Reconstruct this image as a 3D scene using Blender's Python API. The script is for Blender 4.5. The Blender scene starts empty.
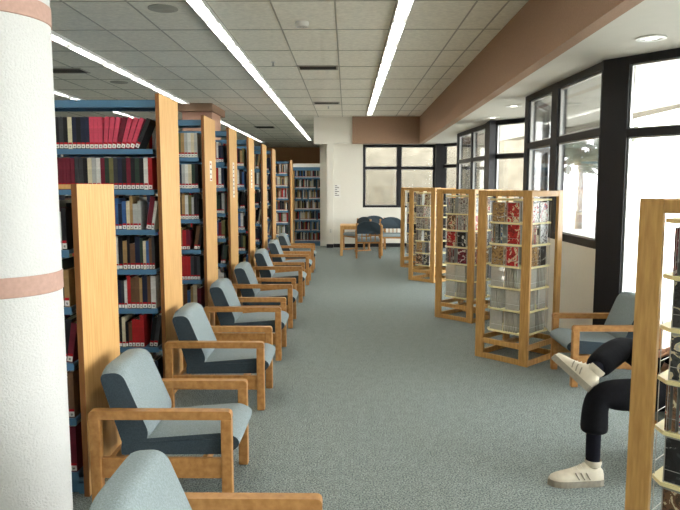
import bpy, bmesh, math, random
from mathutils import Vector, Matrix
random.seed(11)
scn = bpy.context.scene
COL = scn.collection
PI = math.pi

# ------------------------------------------------------------------ materials
def srgb(r, g, b):
    return tuple(((c/255)/12.92 if c/255 <= .04045 else ((c/255+.055)/1.055)**2.4) for c in (r, g, b)) + (1,)

def mat(name, col, rough=.6, spec=.3, metal=0, noise=0, nscale=40, stretch=(1, 1, 1), col2=None, bump=0, bscale=None,
        emit=None, estr=0, alpha=None, detail=4, coord='Object'):
    m = bpy.data.materials.new(name); m.use_nodes = True
    nt = m.node_tree; n = nt.nodes; l = nt.links
    b = n['Principled BSDF']
    b.inputs['Base Color'].default_value = col
    b.inputs['Roughness'].default_value = rough
    b.inputs['Specular IOR Level'].default_value = spec
    b.inputs['Metallic'].default_value = metal
    if emit:
        b.inputs['Emission Color'].default_value = emit
        b.inputs['Emission Strength'].default_value = estr
    if alpha is not None:
        b.inputs['Alpha'].default_value = alpha
    tc = n.new('ShaderNodeTexCoord'); mp = n.new('ShaderNodeMapping')
    mp.inputs['Scale'].default_value = stretch
    l.new(tc.outputs[coord], mp.inputs['Vector'])
    if col2 or noise:
        nz = n.new('ShaderNodeTexNoise'); nz.inputs['Scale'].default_value = nscale; nz.inputs['Detail'].default_value = detail
        l.new(mp.outputs['Vector'], nz.inputs['Vector'])
        rp = n.new('ShaderNodeValToRGB')
        rp.color_ramp.elements[0].position = .32; rp.color_ramp.elements[1].position = .68
        c2 = col2 or tuple(c*(1-noise) for c in col[:3])+(1,)
        rp.color_ramp.elements[0].color = c2; rp.color_ramp.elements[1].color = col
        l.new(nz.outputs['Fac'], rp.inputs['Fac']); l.new(rp.outputs['Color'], b.inputs['Base Color'])
    if bump:
        nb = n.new('ShaderNodeTexNoise'); nb.inputs['Scale'].default_value = bscale or nscale; nb.inputs['Detail'].default_value = 5
        l.new(mp.outputs['Vector'], nb.inputs['Vector'])
        bp = n.new('ShaderNodeBump'); bp.inputs['Strength'].default_value = bump; bp.inputs['Distance'].default_value = .01
        l.new(nb.outputs['Fac'], bp.inputs['Height']); l.new(bp.outputs['Normal'], b.inputs['Normal'])
    return m

M = {}
M['oak'] = mat('oak_honey', srgb(184, 136, 80), .42, .4, col2=srgb(156, 108, 58), nscale=9, stretch=(3, 3, 3), detail=8)
M['panel_oak'] = mat('oak_light', srgb(224, 180, 118), .45, .35, col2=srgb(205, 155, 92), nscale=6, stretch=(8, 8, .7), detail=8)
M['oak_edge'] = mat('oak_edge_dark', srgb(140, 92, 52), .5, .3, noise=.2, nscale=10, stretch=(6, 6, .7))
M['tower_oak'] = mat('oak_tower', srgb(200, 158, 94), .42, .4, col2=srgb(170, 126, 70), nscale=8, stretch=(7, 7, .8), detail=8)
M['carpet'] = None
M['fabric'] = mat('slate_blue_fabric', srgb(146, 158, 160), .95, .1, noise=.28, nscale=160, bump=.25, bscale=260)
M['fabric_dark'] = mat('charcoal_blue_fabric', srgb(68, 80, 88), .95, .1, noise=.3, nscale=160, bump=.25, bscale=260)
M['blue_steel'] = mat('blue_painted_steel', srgb(82, 124, 156), .4, .4, noise=.1, nscale=5)
M['tanwall'] = mat('tan_wallcover', srgb(206, 160, 118), .85, .15, noise=.12, nscale=50)
M['wall'] = mat('white_plaster', srgb(232, 229, 218), .85, .2, noise=.04, nscale=60, bump=.15, bscale=150)
M['pillar'] = mat('pillar_stucco', srgb(206, 206, 203), .85, .2, noise=.05, nscale=90, bump=.45, bscale=110)
M['pink'] = mat('mauve_band', srgb(186, 152, 138), .7, .2, noise=.12, nscale=60)
M['pinkcol'] = mat('pink_plaster', srgb(214, 172, 150), .8, .2, noise=.06, nscale=30)
M['brown'] = mat('brown_wallcover', srgb(168, 138, 116), .85, .15, noise=.14, nscale=70, bump=.2, bscale=120)
M['tile'] = mat('ceiling_tile', srgb(246, 243, 230), .95, .1, noise=.14, nscale=22, detail=10, bump=.1, bscale=120)
M['gyp'] = mat('gypsum_paint', srgb(205, 201, 190), .7, .25, noise=.03, nscale=9)
M['tbar'] = mat('ceiling_grid_metal', srgb(176, 173, 160), .6, .3, noise=.05, nscale=20)
M['black'] = mat('black_frame', srgb(30, 30, 35), .5, .35, noise=.25, nscale=70)
M['basebd'] = mat('black_rubber_base', srgb(28, 28, 30), .6, .3, noise=.1, nscale=30)
M['white_metal'] = mat('white_metal', srgb(225, 225, 220), .4, .4, noise=.03, nscale=30)
M['alum'] = mat('aluminium', srgb(190, 190, 188), .35, .5, metal=.6, noise=.06, nscale=30)
M['darkgrille'] = mat('dark_grille', srgb(84, 82, 76), .6, .3, noise=.15, nscale=60)
M['cream'] = mat('cream_plastic', srgb(238, 228, 176), .45, .4, noise=.05, nscale=30)
M['paper'] = mat('page_paper', srgb(226, 220, 202), .9, .1, noise=.1, nscale=200, stretch=(8, 1, 1))
M['lab_white'] = mat('label_white', srgb(236, 234, 228), .7, .2, noise=.03, nscale=50)
M['lab_red'] = mat('label_red', srgb(176, 32, 42), .7, .2, noise=.1, nscale=50)
M['lens'] = mat('lamp_lens', srgb(240, 240, 235), .4, .3, emit=(1, .985, .94, 1), estr=12, noise=.03, nscale=20)
M['lens_dim'] = mat('lamp_lens_gap', srgb(225, 225, 220), .4, .3, emit=(1, .985, .94, 1), estr=2.6, noise=.03, nscale=20)
M['downlamp'] = mat('downlight_bulb', srgb(240, 240, 230), .4, .3, emit=(1, .95, .85, 1), estr=3, noise=.03, nscale=20)
M['concrete'] = mat('outside_concrete', srgb(205, 200, 190), .9, .1, noise=.1, nscale=3)
M['stucco'] = mat('outside_stucco', srgb(120, 112, 98), .9, .1, noise=.3, nscale=3)
M['leaf'] = mat('outside_leaf', srgb(120, 124, 108), .8, .2, noise=.5, nscale=6)
M['bark'] = mat('outside_bark', srgb(120, 105, 90), .9, .1, noise=.4, nscale=9, stretch=(3, 3, .5))
M['grass'] = mat('outside_grass', srgb(150, 165, 120), .95, .1, noise=.3, nscale=10)
M['trouser'] = mat('black_trousers', srgb(20, 20, 24), .9, .15, noise=.3, nscale=60, bump=.2, bscale=40)
M['sock'] = mat('black_sock', srgb(26, 26, 34), .95, .1, noise=.2, nscale=100)
M['shirt'] = mat('dark_shirt', srgb(44, 46, 56), .9, .15, noise=.2, nscale=40)
M['skin'] = mat('skin', srgb(206, 158, 130), .55, .35, noise=.08, nscale=20)
M['hair'] = mat('grey_hair', srgb(96, 88, 80), .8, .3, noise=.4, nscale=60, stretch=(1, 1, .2))
M['shoe'] = mat('off_white_leather', srgb(208, 200, 180), .55, .35, noise=.12, nscale=40)
M['shoe_sole'] = mat('grey_rubber_sole', srgb(150, 144, 130), .7, .2, noise=.2, nscale=50)
M['lace'] = mat('lace', srgb(225, 220, 205), .9, .1, noise=.1, nscale=80)
M['eye'] = mat('eye', srgb(40, 32, 28), .3, .5, noise=.1, nscale=80)
M['lip'] = mat('lips', srgb(170, 105, 95), .5, .3, noise=.1, nscale=80)

def carpet():
    m = bpy.data.materials.new('blue_grey_carpet'); m.use_nodes = True
    nt = m.node_tree; n = nt.nodes; l = nt.links; b = n['Principled BSDF']
    b.inputs['Roughness'].default_value = 1; b.inputs['Specular IOR Level'].default_value = .05
    tc = n.new('ShaderNodeTexCoord')
    a = n.new('ShaderNodeTexNoise'); a.inputs['Scale'].default_value = 110; a.inputs['Detail'].default_value = 3
    c = n.new('ShaderNodeTexNoise'); c.inputs['Scale'].default_value = 14; c.inputs['Detail'].default_value = 5
    for q in (a, c): l.new(tc.outputs['Object'], q.inputs['Vector'])
    r = n.new('ShaderNodeValToRGB'); e = r.color_ramp.elements
    e[0].position = .35; e[0].color = srgb(86, 96, 95); e[1].position = .66; e[1].color = srgb(166, 174, 169)
    l.new(a.outputs['Fac'], r.inputs['Fac'])
    r2 = n.new('ShaderNodeValToRGB'); e = r2.color_ramp.elements
    e[0].position = .3; e[0].color = (.84, .84, .84, 1); e[1].position = .7; e[1].color = (1, 1, 1, 1)
    l.new(c.outputs['Fac'], r2.inputs['Fac'])
    mx = n.new('ShaderNodeMix'); mx.data_type = 'RGBA'; mx.blend_type = 'MULTIPLY'; mx.inputs['Factor'].default_value = 1
    l.new(r.outputs['Color'], mx.inputs['A']); l.new(r2.outputs['Color'], mx.inputs['B'])
    l.new(mx.outputs['Result'], b.inputs['Base Color'])
    bp = n.new('ShaderNodeBump'); bp.inputs['Strength'].default_value = .4; bp.inputs['Distance'].default_value = .01
    l.new(a.outputs['Fac'], bp.inputs['Height']); l.new(bp.outputs['Normal'], b.inputs['Normal'])
    return m
M['carpet'] = carpet()

def glass(name, tint, gloss):
    m = bpy.data.materials.new(name); m.use_nodes = True
    nt = m.node_tree; n = nt.nodes; l = nt.links
    n.remove(n['Principled BSDF'])
    tr = n.new('ShaderNodeBsdfTransparent'); tr.inputs['Color'].default_value = tint
    gl = n.new('ShaderNodeBsdfGlossy'); gl.inputs['Roughness'].default_value = .04
    fr = n.new('ShaderNodeFresnel'); fr.inputs['IOR'].default_value = 1.45
    ml = n.new('ShaderNodeMath'); ml.operation = 'MULTIPLY'; ml.inputs[1].default_value = gloss
    mx = n.new('ShaderNodeMixShader')
    l.new(fr.outputs['Fac'], ml.inputs[0]); l.new(ml.outputs[0], mx.inputs['Fac'])
    l.new(tr.outputs[0], mx.inputs[1]); l.new(gl.outputs[0], mx.inputs[2])
    l.new(mx.outputs[0], n['Material Output'].inputs['Surface'])
    return m
M['glass'] = glass('window_glass', (.93, .94, .93, 1), .8)
M['acrylic'] = glass('clear_acrylic', (.93, .93, .91, 1), 1.0)
M['milky'] = mat('clear_case_plastic', srgb(226, 224, 214), .25, .5, noise=.12, nscale=30, alpha=.45)

BOOKCOL = {
    'black': (26, 26, 30), 'dark navy': (32, 40, 62), 'dark green': (44, 62, 52), 'maroon': (110, 28, 46),
    'pinkish red': (206, 74, 98), 'bright red': (176, 38, 40), 'cream': (214, 204, 172), 'pale grey': (178, 180, 176),
    'white': (222, 222, 216), 'mid blue': (60, 98, 150), 'brown': (108, 78, 54), 'tan': (170, 138, 92),
    'charcoal': (58, 60, 64), 'olive': (112, 110, 70), 'yellow': (208, 180, 76)}
BM = {k: mat('book_cloth_'+k.replace(' ', '_'), srgb(*v), .55, .35, noise=.22, nscale=18, stretch=(1, 1, 3)) for k, v in BOOKCOL.items()}

# ------------------------------------------------------------------ mesh builder
class MB:
    def __init__(s): s.v = []; s.f = []; s.mi = []; s.mats = []
    def m(s, mt):
        if mt not in s.mats: s.mats.append(mt)
        return s.mats.index(mt)
    def poly(s, pts, faces, mt, X=None):
        o = len(s.v); i = s.m(mt)
        for p in pts: s.v.append(tuple(X @ Vector(p)) if X else tuple(p))
        for f in faces: s.f.append([o+k for k in f]); s.mi.append(i)
    def box(s, a, b, mt, X=None):
        x0, y0, z0 = a; x1, y1, z1 = b
        P = [(x0, y0, z0), (x1, y0, z0), (x1, y1, z0), (x0, y1, z0), (x0, y0, z1), (x1, y0, z1), (x1, y1, z1), (x0, y1, z1)]
        s.poly(P, [(0, 3, 2, 1), (4, 5, 6, 7), (0, 1, 5, 4), (1, 2, 6, 5), (2, 3, 7, 6), (3, 0, 4, 7)], mt, X); return s
    def cyl(s, c, r, z0, z1, mt, n=24, r2=None, X=None):
        r2 = r if r2 is None else r2
        P = [(c[0]+r*math.cos(2*PI*k/n), c[1]+r*math.sin(2*PI*k/n), z0) for k in range(n)]
        P += [(c[0]+r2*math.cos(2*PI*k/n), c[1]+r2*math.sin(2*PI*k/n), z1) for k in range(n)]
        F = [(k, (k+1) % n, n+(k+1) % n, n+k) for k in range(n)]+[tuple(range(n-1, -1, -1)), tuple(range(n, 2*n))]
        s.poly(P, F, mt, X); return s
    def lathe(s, prof, mt, n=32, c=(0, 0), X=None):
        P = []
        for r, z in prof: P += [(c[0]+r*math.cos(2*PI*k/n), c[1]+r*math.sin(2*PI*k/n), z) for k in range(n)]
        F = []
        for j in range(len(prof)-1):
            F += [(j*n+k, j*n+(k+1) % n, (j+1)*n+(k+1) % n, (j+1)*n+k) for k in range(n)]
        s.poly(P, F, mt, X); return s
    def prism(s, prof, a, b, mt, axis='y', cap=None, X=None):
        n = len(prof)
        def pt(u, w, t): return (u, t, w) if axis == 'y' else ((t, u, w) if axis == 'x' else (u, w, t))
        P = [pt(u, w, a) for u, w in prof]+[pt(u, w, b) for u, w in prof]
        s.poly(P, [(k, (k+1) % n, n+(k+1) % n, n+k) for k in range(n)], mt, X)
        s.poly(P, [tuple(range(n)), tuple(range(2*n-1, n-1, -1))], cap or mt, X); return s
    def tube(s, pts, r, mt, n=8, X=None):
        pts = [Vector(p) for p in pts]; P = []
        for i, p in enumerate(pts):
            d = (pts[min(i+1, len(pts)-1)]-pts[max(i-1, 0)]).normalized()
            u = d.cross(Vector((0, 0, 1)));
            if u.length < .05: u = d.cross(Vector((1, 0, 0)))
            u.normalize(); w = d.cross(u)
            rr = r[i] if isinstance(r, (list, tuple)) else r
            P += [p+rr*(math.cos(2*PI*k/n)*u+math.sin(2*PI*k/n)*w) for k in range(n)]
        F = []
        for j in range(len(pts)-1):
            F += [(j*n+k, j*n+(k+1) % n, (j+1)*n+(k+1) % n, (j+1)*n+k) for k in range(n)]
        F += [tuple(range(n)), tuple(range(len(P)-1, len(P)-n-1, -1))]
        s.poly(P, F, mt, X); return s
    def mesh(s, name, smooth=False, fix=True):
        me = bpy.data.meshes.new(name); me.from_pydata(s.v, [], s.f)
        for mt in s.mats: me.materials.append(mt)
        me.polygons.foreach_set('material_index', s.mi)
        me.update()
        if fix:
            bm = bmesh.new(); bm.from_mesh(me); bmesh.ops.recalc_face_normals(bm, faces=bm.faces); bm.to_mesh(me); bm.free()
        if smooth:
            me.polygons.foreach_set('use_smooth', [True]*len(me.polygons))
            try: me.set_sharp_from_angle(angle=math.radians(40))
            except Exception: pass
        return me
    def build(s, name, parent=None, smooth=False, bevel=0, loc=None, fix=True):
        o = bpy.data.objects.new(name, s.mesh(name, smooth, fix)); COL.objects.link(o)
        if parent: o.parent = parent
        if loc: o.location = loc
        if bevel:
            b = o.modifiers.new('bevel', 'BEVEL'); b.width = bevel; b.segments = 2; b.limit_method = 'ANGLE'
        return o

def tag(o, label=None, cat=None, group=None, kind=None):
    if label: o['label'] = label
    if cat: o['category'] = cat
    if group: o['group'] = group
    if kind: o['kind'] = kind
    return o
def empty(name, loc=(0, 0, 0), rz=0):
    o = bpy.data.objects.new(name, None); o.empty_display_size = .1
    o.location = loc; o.rotation_euler = (0, 0, rz); COL.objects.link(o); return o
def copy_tree(o, parent=None):
    c = o.copy(); COL.objects.link(c)
    if parent: c.parent = parent
    for ch in list(KIDS.get(o.name, [])) or [q for q in COL.objects if q.parent == o]:
        copy_tree(ch, c)
    return c
KIDS = {}
def struct(o): o['kind'] = 'structure'; return o

CZ = 3.43
def LZ(y): return 2.80-.0052*(y-4)          # the lowered ceiling falls slightly towards the far end
FARY = 17.5; BACKY = 31.0; LEFTX = -9.5

# ------------------------------------------------------------------ setting
m = MB(); m.prism([(LEFTX-.2, -3.3), (3.45, -3.3), (3.45, 4.86), (2.42, 6.16), (2.36, 8.45), (3.38, 10.42), (2.62, 11.48), (2.58, 11.64), (2.44, 14.1), (3.22, 16.42),
    (2.62, 17.2), (2.62, 17.68), (-.5, 17.68), (-.5, BACKY+.2), (LEFTX-.2, BACKY+.2)], -.1, 0, M['carpet'], axis='z')
struct(m.build('floor'))
m = MB()
m.box((LEFTX-.2, -3.3, CZ), (1.98, FARY+.3, CZ+.12), M['tile'])
m.box((LEFTX-.2, FARY+.3, CZ), (-.5, BACKY+.2, CZ+.12), M['tile'])
struct(m.build('ceiling'))
# suspended ceiling grid bars
LIGHTX = [-5.49, -3.46, -1.445, .556]
m = MB()
xs = []
for lx in LIGHTX+[-7.52]:
    for d in (-.075, .075, .7, 1.325): xs.append(lx+d)
xs += [-9.0, -8.4, .556+.075+.62*1.5]
for x in xs:
    if x > 1.7: continue
    m.box((x-.008, -3, CZ-.006), (x+.008, FARY if x > -.85 else BACKY, CZ+.001), M['tbar'])
y = 6.5-1.165*8
while y < BACKY:
    if y > -3: m.box((LEFTX, y-.007, CZ-.005), (1.75 if y < FARY else -.9, y+.007, CZ+.001), M['tbar'])
    y += 1.165
struct(m.build('trim_1'))

# brown soffit dropping from tiled ceiling to the lowered ceiling by the windows
SX0, SX1 = 1.72, 1.885
def soff_x(y): return SX0+(SX1-SX0)*(y-4)/(17.2-4)
m = MB()
a, b = (soff_x(-3.1), -3.1), (soff_x(17.15), 17.15)
m.poly([(a[0], a[1], LZ(a[1])), (b[0], b[1], LZ(b[1])), (b[0], b[1], CZ), (a[0], a[1], CZ),
        (a[0]+.12, a[1], LZ(a[1])), (b[0]+.12, b[1], LZ(b[1])), (b[0]+.12, b[1], CZ), (a[0]+.12, a[1], CZ)],
       [(0, 1, 2, 3), (4, 7, 6, 5), (0, 4, 5, 1), (3, 2, 6, 7), (0, 3, 7, 4), (1, 5, 6, 2)], M['brown'])
m.box((.135, 17.15, LZ(17.2)), (b[0]+.12, 17.27, CZ), M['brown'])
m.box((.141, 17.27, LZ(17.2)), (.2, FARY, CZ), M['wall'])
struct(m.build('trim_2'))
m = MB()
ya, yb = -3.2, FARY+.2
m.poly([(soff_x(ya)+.005, ya, LZ(ya)+.001), (4.6, ya, LZ(ya)+.001), (4.6, 9.0, LZ(9)+.001), (3.6, yb, LZ(yb)+.001), (soff_x(yb)+.005, yb, LZ(yb)+.001),
        (soff_x(ya)+.005, ya, LZ(ya)+.1), (4.6, ya, LZ(ya)+.1), (4.6, 9.0, LZ(9)+.1), (3.6, yb, LZ(yb)+.1), (soff_x(yb)+.005, yb, LZ(yb)+.1)],
       [(0, 1, 2, 3, 4), (9, 8, 7, 6, 5), (0, 5, 6, 1), (1, 6, 7, 2), (2, 7, 8, 3), (3, 8, 9, 4), (4, 9, 5, 0)], M['gyp'])
m.box((.14, 17.27, LZ(17.2)), (2.1, FARY+.2, LZ(17.2)+.1), M['gyp'])
struct(m.build('trim_3'))

# walls
m = MB(); m.box((LEFTX-.2, -3.3, 0), (LEFTX, BACKY+.2, CZ), M['wall']); struct(m.build('wall_left'))
m = MB(); m.box((LEFTX, BACKY, 0), (-.5, BACKY+.2, CZ), M['tanwall']); struct(m.build('wall_back'))
m = MB(); m.box((LEFTX, -3.3, 0), (4.6, -3.1, CZ), M['wall']); struct(m.build('wall_front'))
m = MB()
m.box((-.53, 17.2, 0), (-.36, FARY+.2, LZ(17.2)-.0), M['wall'])
m.box((-.36, 17.32, 0), (.42, FARY+.2, LZ(17.2)-.0), M['wall'])
m.box((-.87, 17.2, LZ(17.2)-.0), (.14, FARY+.2, CZ), M['wall'])
m.box((-.73, FARY+.2, 0), (-.53, BACKY, CZ), M['wall'])
m.box((.42, FARY, 0), (2.6, FARY+.2, 1.06), M['wall'])
struct(m.build('wall_far'))
m = MB()
m.box((-.54, 17.185, 0), (-.36, 17.2, .1), M['basebd']); m.box((-.36, 17.305, 0), (.43, 17.32, .1), M['basebd'])
m.box((.43, 17.485, 0), (2.45, 17.5, .1), M['basebd'])
struct(m.build('baseboard_far'))

# window bands: p0->p1 on plan; posts at fractions; black frames, panes of glass
def seg_matrix(p0, p1):
    d = Vector((p1[0]-p0[0], p1[1]-p0[1], 0)); L = d.length; a = math.atan2(d.y, d.x)
    return Matrix.Translation((p0[0], p0[1], 0)) @ Matrix.Rotation(a, 4, 'Z'), L
wn = [0]
def window_band(p0, p1, sill, posts, transom=2.15, th=.1, lowwall=True):
    """posts: list of (start, end) lengths taken by black posts. the band's inner face is the left side of p0->p1"""
    X, L = seg_matrix(p0, p1)
    ym = (p0[1]+p1[1])/2
    top = lambda t: LZ(p0[1]+(p1[1]-p0[1])*t/L)+.001
    zt = min(top(0), top(L))
    wn[0] += 1
    fr = MB(); h = .07
    for s0, s1 in posts:
        fr.box((s0, .0, 0 if sill < .3 or s1-s0 > .3 else sill), (s1, th, top((s0+s1)/2)), M['black'], X)
    fr.box((0, .002, zt-h), (L, th, zt+.005), M['black'], X)
    fr.box((0, .002, sill-.03), (L, th, sill+.045), M['black'], X)
    if transom: fr.box((0, .002, transom-.035), (L, th, transom+.035), M['black'], X)
    root = struct(fr.build('window_%d' % wn[0]))
    e = MB()
    for i in range(len(posts)-1):
        a, b = posts[i][1], posts[i+1][0]
        zs = [sill+.045, transom-.035, transom+.035, zt-h] if transom else [sill+.045, zt-h]
        for k in range(0, len(zs), 2):
            g = MB(); g.box((a, .047, zs[k]), (b, .055, zs[k+1]), M['glass'], X); g.build('pane', root)
            # thin aluminium stop round each pane
            for q in ((a, zs[k], a+.014, zs[k+1]), (b-.014, zs[k], b, zs[k+1]), (a, zs[k], b, zs[k]+.014), (a, zs[k+1]-.014, b, zs[k+1])):
                e.box((q[0], .03, q[1]), (q[2], .06, q[3]), M['alum'], X)
    e.build('glazing_stop', root)
    if sill > .3 and lowwall:
        w = MB(); w.box((0, .0, 0), (L, .16, sill-.03), M['wall'], X)
        struct(w.build('wall_window_%d' % wn[0]))
    return root
C1, C2 = (2.335, 6.10), (2.28, 8.50)
O1, O2 = (3.30, 10.44), (2.53, 11.42)
C3, C4 = (2.50, 11.62), (2.355, 14.14)
O3, O4 = (3.15, 16.45), (2.47, 17.28)
N1, N2 = (3.35, 4.82), (3.35, -3.1)
def dist(a, b): return math.hypot(a[0]-b[0], a[1]-b[1])
LA, LF = dist(C1, C2), dist(N1, C1)
window_band(C1, N1, .12, [(0, .25), (LF-.1, LF)], transom=2.12)
window_band(C2, C1, 1.09, [(0, .14), (1.01, 1.21), (LA-.03, LA)])
LB = dist(C2, O1); window_band(O1, C2, .12, [(0, .06), (LB/2-.03, LB/2+.03), (LB-.06, LB)])
LG = dist(O1, O2); window_band(O2, O1, .12, [(-.02, .06), (LG-.06, LG)])
m = MB(); m.prism([(2.44, 11.30), (2.60, 11.40), (2.60, 11.68), (2.46, 11.68)], 0, LZ(11.5), M['black'], axis='z'); struct(m.build('trim_4'))
LC = dist(C3, C4); window_band(C4, C3, 1.09, [(0, .12), (LC/2-.04, LC/2+.04), (LC-.28, LC)])
LD = dist(C4, O3); window_band(O3, C4, .12, [(0, .06), (LD/2-.03, LD/2+.03), (LD-.06, LD)])
LE = dist(O3, O4); window_band(O4, O3, .12, [(0, .08), (LE-.06, LE)])
m = MB(); m.box((2.33, 17.22, 0), (2.62, FARY+.12, LZ(17.4)+.001), M['black']); struct(m.build('trim_5'))
window_band((.42, FARY), (2.40, FARY), 1.07, [(0, .07), (.91, 1.03), (1.88, 1.98)], transom=2.11, lowwall=False)
LN = dist(N1, N2); window_band(N1, N2, .12, [(0, .1)]+[(k*LN/5-.04, k*LN/5+.04) for k in (1, 2, 3, 4)]+[(LN-.1, LN)])

# ------------------------------------------------------------------ outside
m = MB(); m.box((2.3, -6, -.25), (40, 45, -.12), M['concrete']); m.box((-1, 17.75, -.25), (2.3, 45, -.12), M['concrete'])
tag(m.build('pavement'), kind='structure')
m = MB()
m.poly([(2.55, 6.4, 2.95), (3.6, 4.9, 2.95), (5.65, 4.9, 2.95), (5.65, 18, 2.95), (2.7, 18, 2.95), (2.5, 12, 2.95), (3.6, 10.4, 2.95), (2.5, 8.6, 2.95)]+
       [(2.55, 6.4, 3.15), (3.6, 4.9, 3.15), (5.65, 4.9, 3.15), (5.65, 18, 3.15), (2.7, 18, 3.15), (2.5, 12, 3.15), (3.6, 10.4, 3.15), (2.5, 8.6, 3.15)],
       [tuple(range(8)), tuple(range(15, 7, -1))]+[(k, (k+1) % 8, 8+(k+1) % 8, 8+k) for k in range(8)], M['stucco'])
m.box((.2, FARY+.25, 2.95), (5, 19.2, 3.15), M['stucco'])
struct(m.build('trim_6'))
m = MB(); m.box((-.3, 21, -.12), (6.5, 21.3, 4.6), M['stucco']); tag(m.build('boundary_wall'), 'pale stucco wall outside behind the far windows', 'wall')
def tree(x, y, h, r, label):
    t = empty('tree', (x, y, -.12)); tag(t, label, 'tree', 'trees outside the windows')
    MB().tube([(0, 0, 0), (.05, .03, h*.3), (-.04, .05, h*.62)], [.16, .12, .06], M['bark']).build('trunk', t, True)
    b = MB()
    rnd = random.Random(int(x*10))
    for k in range(420):
        a = rnd.random()*2*PI; q = math.acos(2*rnd.random()-1); rr = r*(.55+.45*rnd.random())
        c = Vector((rr*math.sin(q)*math.cos(a), rr*math.sin(q)*math.sin(a), h*.68+rr*.8*math.cos(q)))
        X = Matrix.Translation(c) @ Matrix.Rotation(rnd.random()*6, 4, 'X') @ Matrix.Rotation(rnd.random()*6, 4, 'Z')
        s = .22+.14*rnd.random()
        b.poly([(-s, 0, 0), (0, -s*.5, .03), (s, 0, 0), (0, s*.5, .03)], [(0, 1, 2, 3)], M['leaf'], X)
    b.build('foliage', t, fix=False)
tree(13.5, 17.0, 6.2, 2.3, 'leafy tree outside the nearest corner windows')
tree(9.4, 26.5, 5.6, 2.0, 'leafy tree outside beyond the side window pair')
tree(9.8, 36.0, 6.0, 2.2, 'leafy tree outside furthest from the building')

# ------------------------------------------------------------------ round pillar with mauve bands
t = empty('pillar', (-1.516, 2.80, 0)); tag(t, 'thick white round pillar with two mauve bands at left front', 'pillar')
MB().lathe([(.25, .001), (.25, CZ-.002)], M['pillar'], 64).build('shaft', t, True)
for z0, z1 in ((1.20, 1.285), (2.335, 2.415)):
    MB().lathe([(.2502, z0), (.254, z0+.003), (.254, z1-.003), (.2502, z1)], M['pink'], 64).build('band', t, True)
t = empty('pillar', (-3.31, 14.95, 0)); tag(t, 'pink square pillar with brown box head among the bookcases', 'pillar')
MB().box((-.33, -.4, 0), (.33, .6, 3.265), M['pinkcol']).build('shaft', t)
MB().box((-.38, -.6, 3.265), (.38, .9, CZ-.002), M['brown']).build('head', t)

# ------------------------------------------------------------------ ceiling fixtures
for lx, y1, lab in ((-5.49, 27, 'long slot light, leftmost of the ceiling rows over the bookcases'), (-3.46, 14.2, 'long slot light over the bookcases, ending at the pink pillar head'), (-3.461, 27, 'far slot light over the bookcases, beyond the pink pillar head'),
                    (-1.445, 25.8, 'long slot light running above the row of armchairs'), (.556, 16.55, 'long slot light, rightmost, above the open aisle')):
    t = empty('slot_light', (lx, 0, CZ)); tag(t, lab, 'ceiling light', 'slot lights in the tiled ceiling')
    y0 = 15.95 if lx == -3.461 else -2.4
    h = MB(); h.box((-.075, y0, -.048), (-.066, y1, -.001), M['white_metal']); h.box((.066, y0, -.048), (.075, y1, -.001), M['white_metal'])
    h.box((-.06, y0, -.004), (.06, y1, -.001), M['white_metal'])
    k = y0
    while k < y1:
        h.box((-.066, k-.006, -.046), (.066, k+.006, -.004), M['alum']); k += .3
    h.build('housing', t)
    k = y0; i = 0
    while k < y1-.3:
        e = min(k+1.2, y1)
        MB().box((-.058, k+.03, -.012), (.058, e-.32, -.006), M['lens']).build('lens', t)
        MB().box((-.058, e-.30, -.012), (.058, e-.03, -.006), M['lens_dim']).build('lens', t)
        k += 1.2; i += 1
for x, y, lab in ((2.36, 5.22, 'round recessed downlight, nearest one above the window bay'), (2.36, 9.4, 'round recessed downlight, middle one in the lowered ceiling'),
                  (2.40, 10.9, 'round recessed downlight, furthest one in the lowered ceiling')):
    z = LZ(y)
    t = empty('downlight', (x, y, z)); tag(t, lab, 'ceiling light', 'recessed downlights')
    MB().lathe([(.11, 0), (.112, -.008), (.08, -.008), (.075, -.001)], M['white_metal'], 32).build('trim_ring', t, True)
    MB().cyl((0, 0), .045, -.006, -.001, M['downlamp'], 24).build('lamp', t)
    MB().lathe([(.045, -.001), (.075, -.003)], M['alum'], 24).build('reflector', t)
def vent(x, y, w, d, lab):
    t = empty('ceiling_vent', (x, y, CZ-.006)); tag(t, lab, 'vent', 'air vents in the ceiling')
    f = MB(); 
    for q in ((-w, -d, -w+.025, d), (w-.025, -d, w, d), (-w, -d, w, -d+.02), (-w, d-.02, w, d)): f.box((q[0], q[1], -.012), (q[2], q[3], 0), M['tbar'])
    f.build('frame', t)
    MB().box((-w+.02, -d+.02, -.003), (w-.02, d-.02, 0), M['darkgrille']).build('backing', t)
    g = MB(); n = 5
    for k in range(n):
        yy = -d+.03+(2*d-.06)*(k+.5)/n
        g.box((-w+.025, yy-.004, -.012), (w-.025, yy+.006, -.003), M['darkgrille'])
    g.build('slats', t)
vent(-.44, 10.05, .30, .16, 'rectangular dark air vent, nearest, between two slot lights')
vent(-.44, 14.3, .28, .16, 'rectangular dark air vent, further one between two slot lights')
vent(-4.35, 10.27, .30, .2, 'rectangular dark air vent above the left bookcases')
vent(-2.52, 20.2, .3, .3, 'far dark air vent above the last bookcases')
def disc(name, x, y, r, lab, cat, matl, dep=.012):
    t = empty(name, (x, y, CZ-.001)); tag(t, lab, cat)
    MB().lathe([(r, 0), (r, -dep*.7), (r*.92, -dep), (.001, -dep)], matl, 32).build('cover', t, True)
    g = MB()
    for k in range(3): g.lathe([(r*(.3+.2*k), -dep-.001), (r*(.32+.2*k), -dep-.003), (r*(.34+.2*k), -dep-.001)], M['tbar'], 32)
    g.build('rings', t)
disc('ceiling_speaker', -1.853, 6.747, .15, 'round ceiling speaker near the round pillar', 'speaker', M['tbar'])
disc('ceiling_speaker', -3.94, 11.45, .15, 'round ceiling speaker above the left bookcases', 'speaker', M['tbar'])
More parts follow.
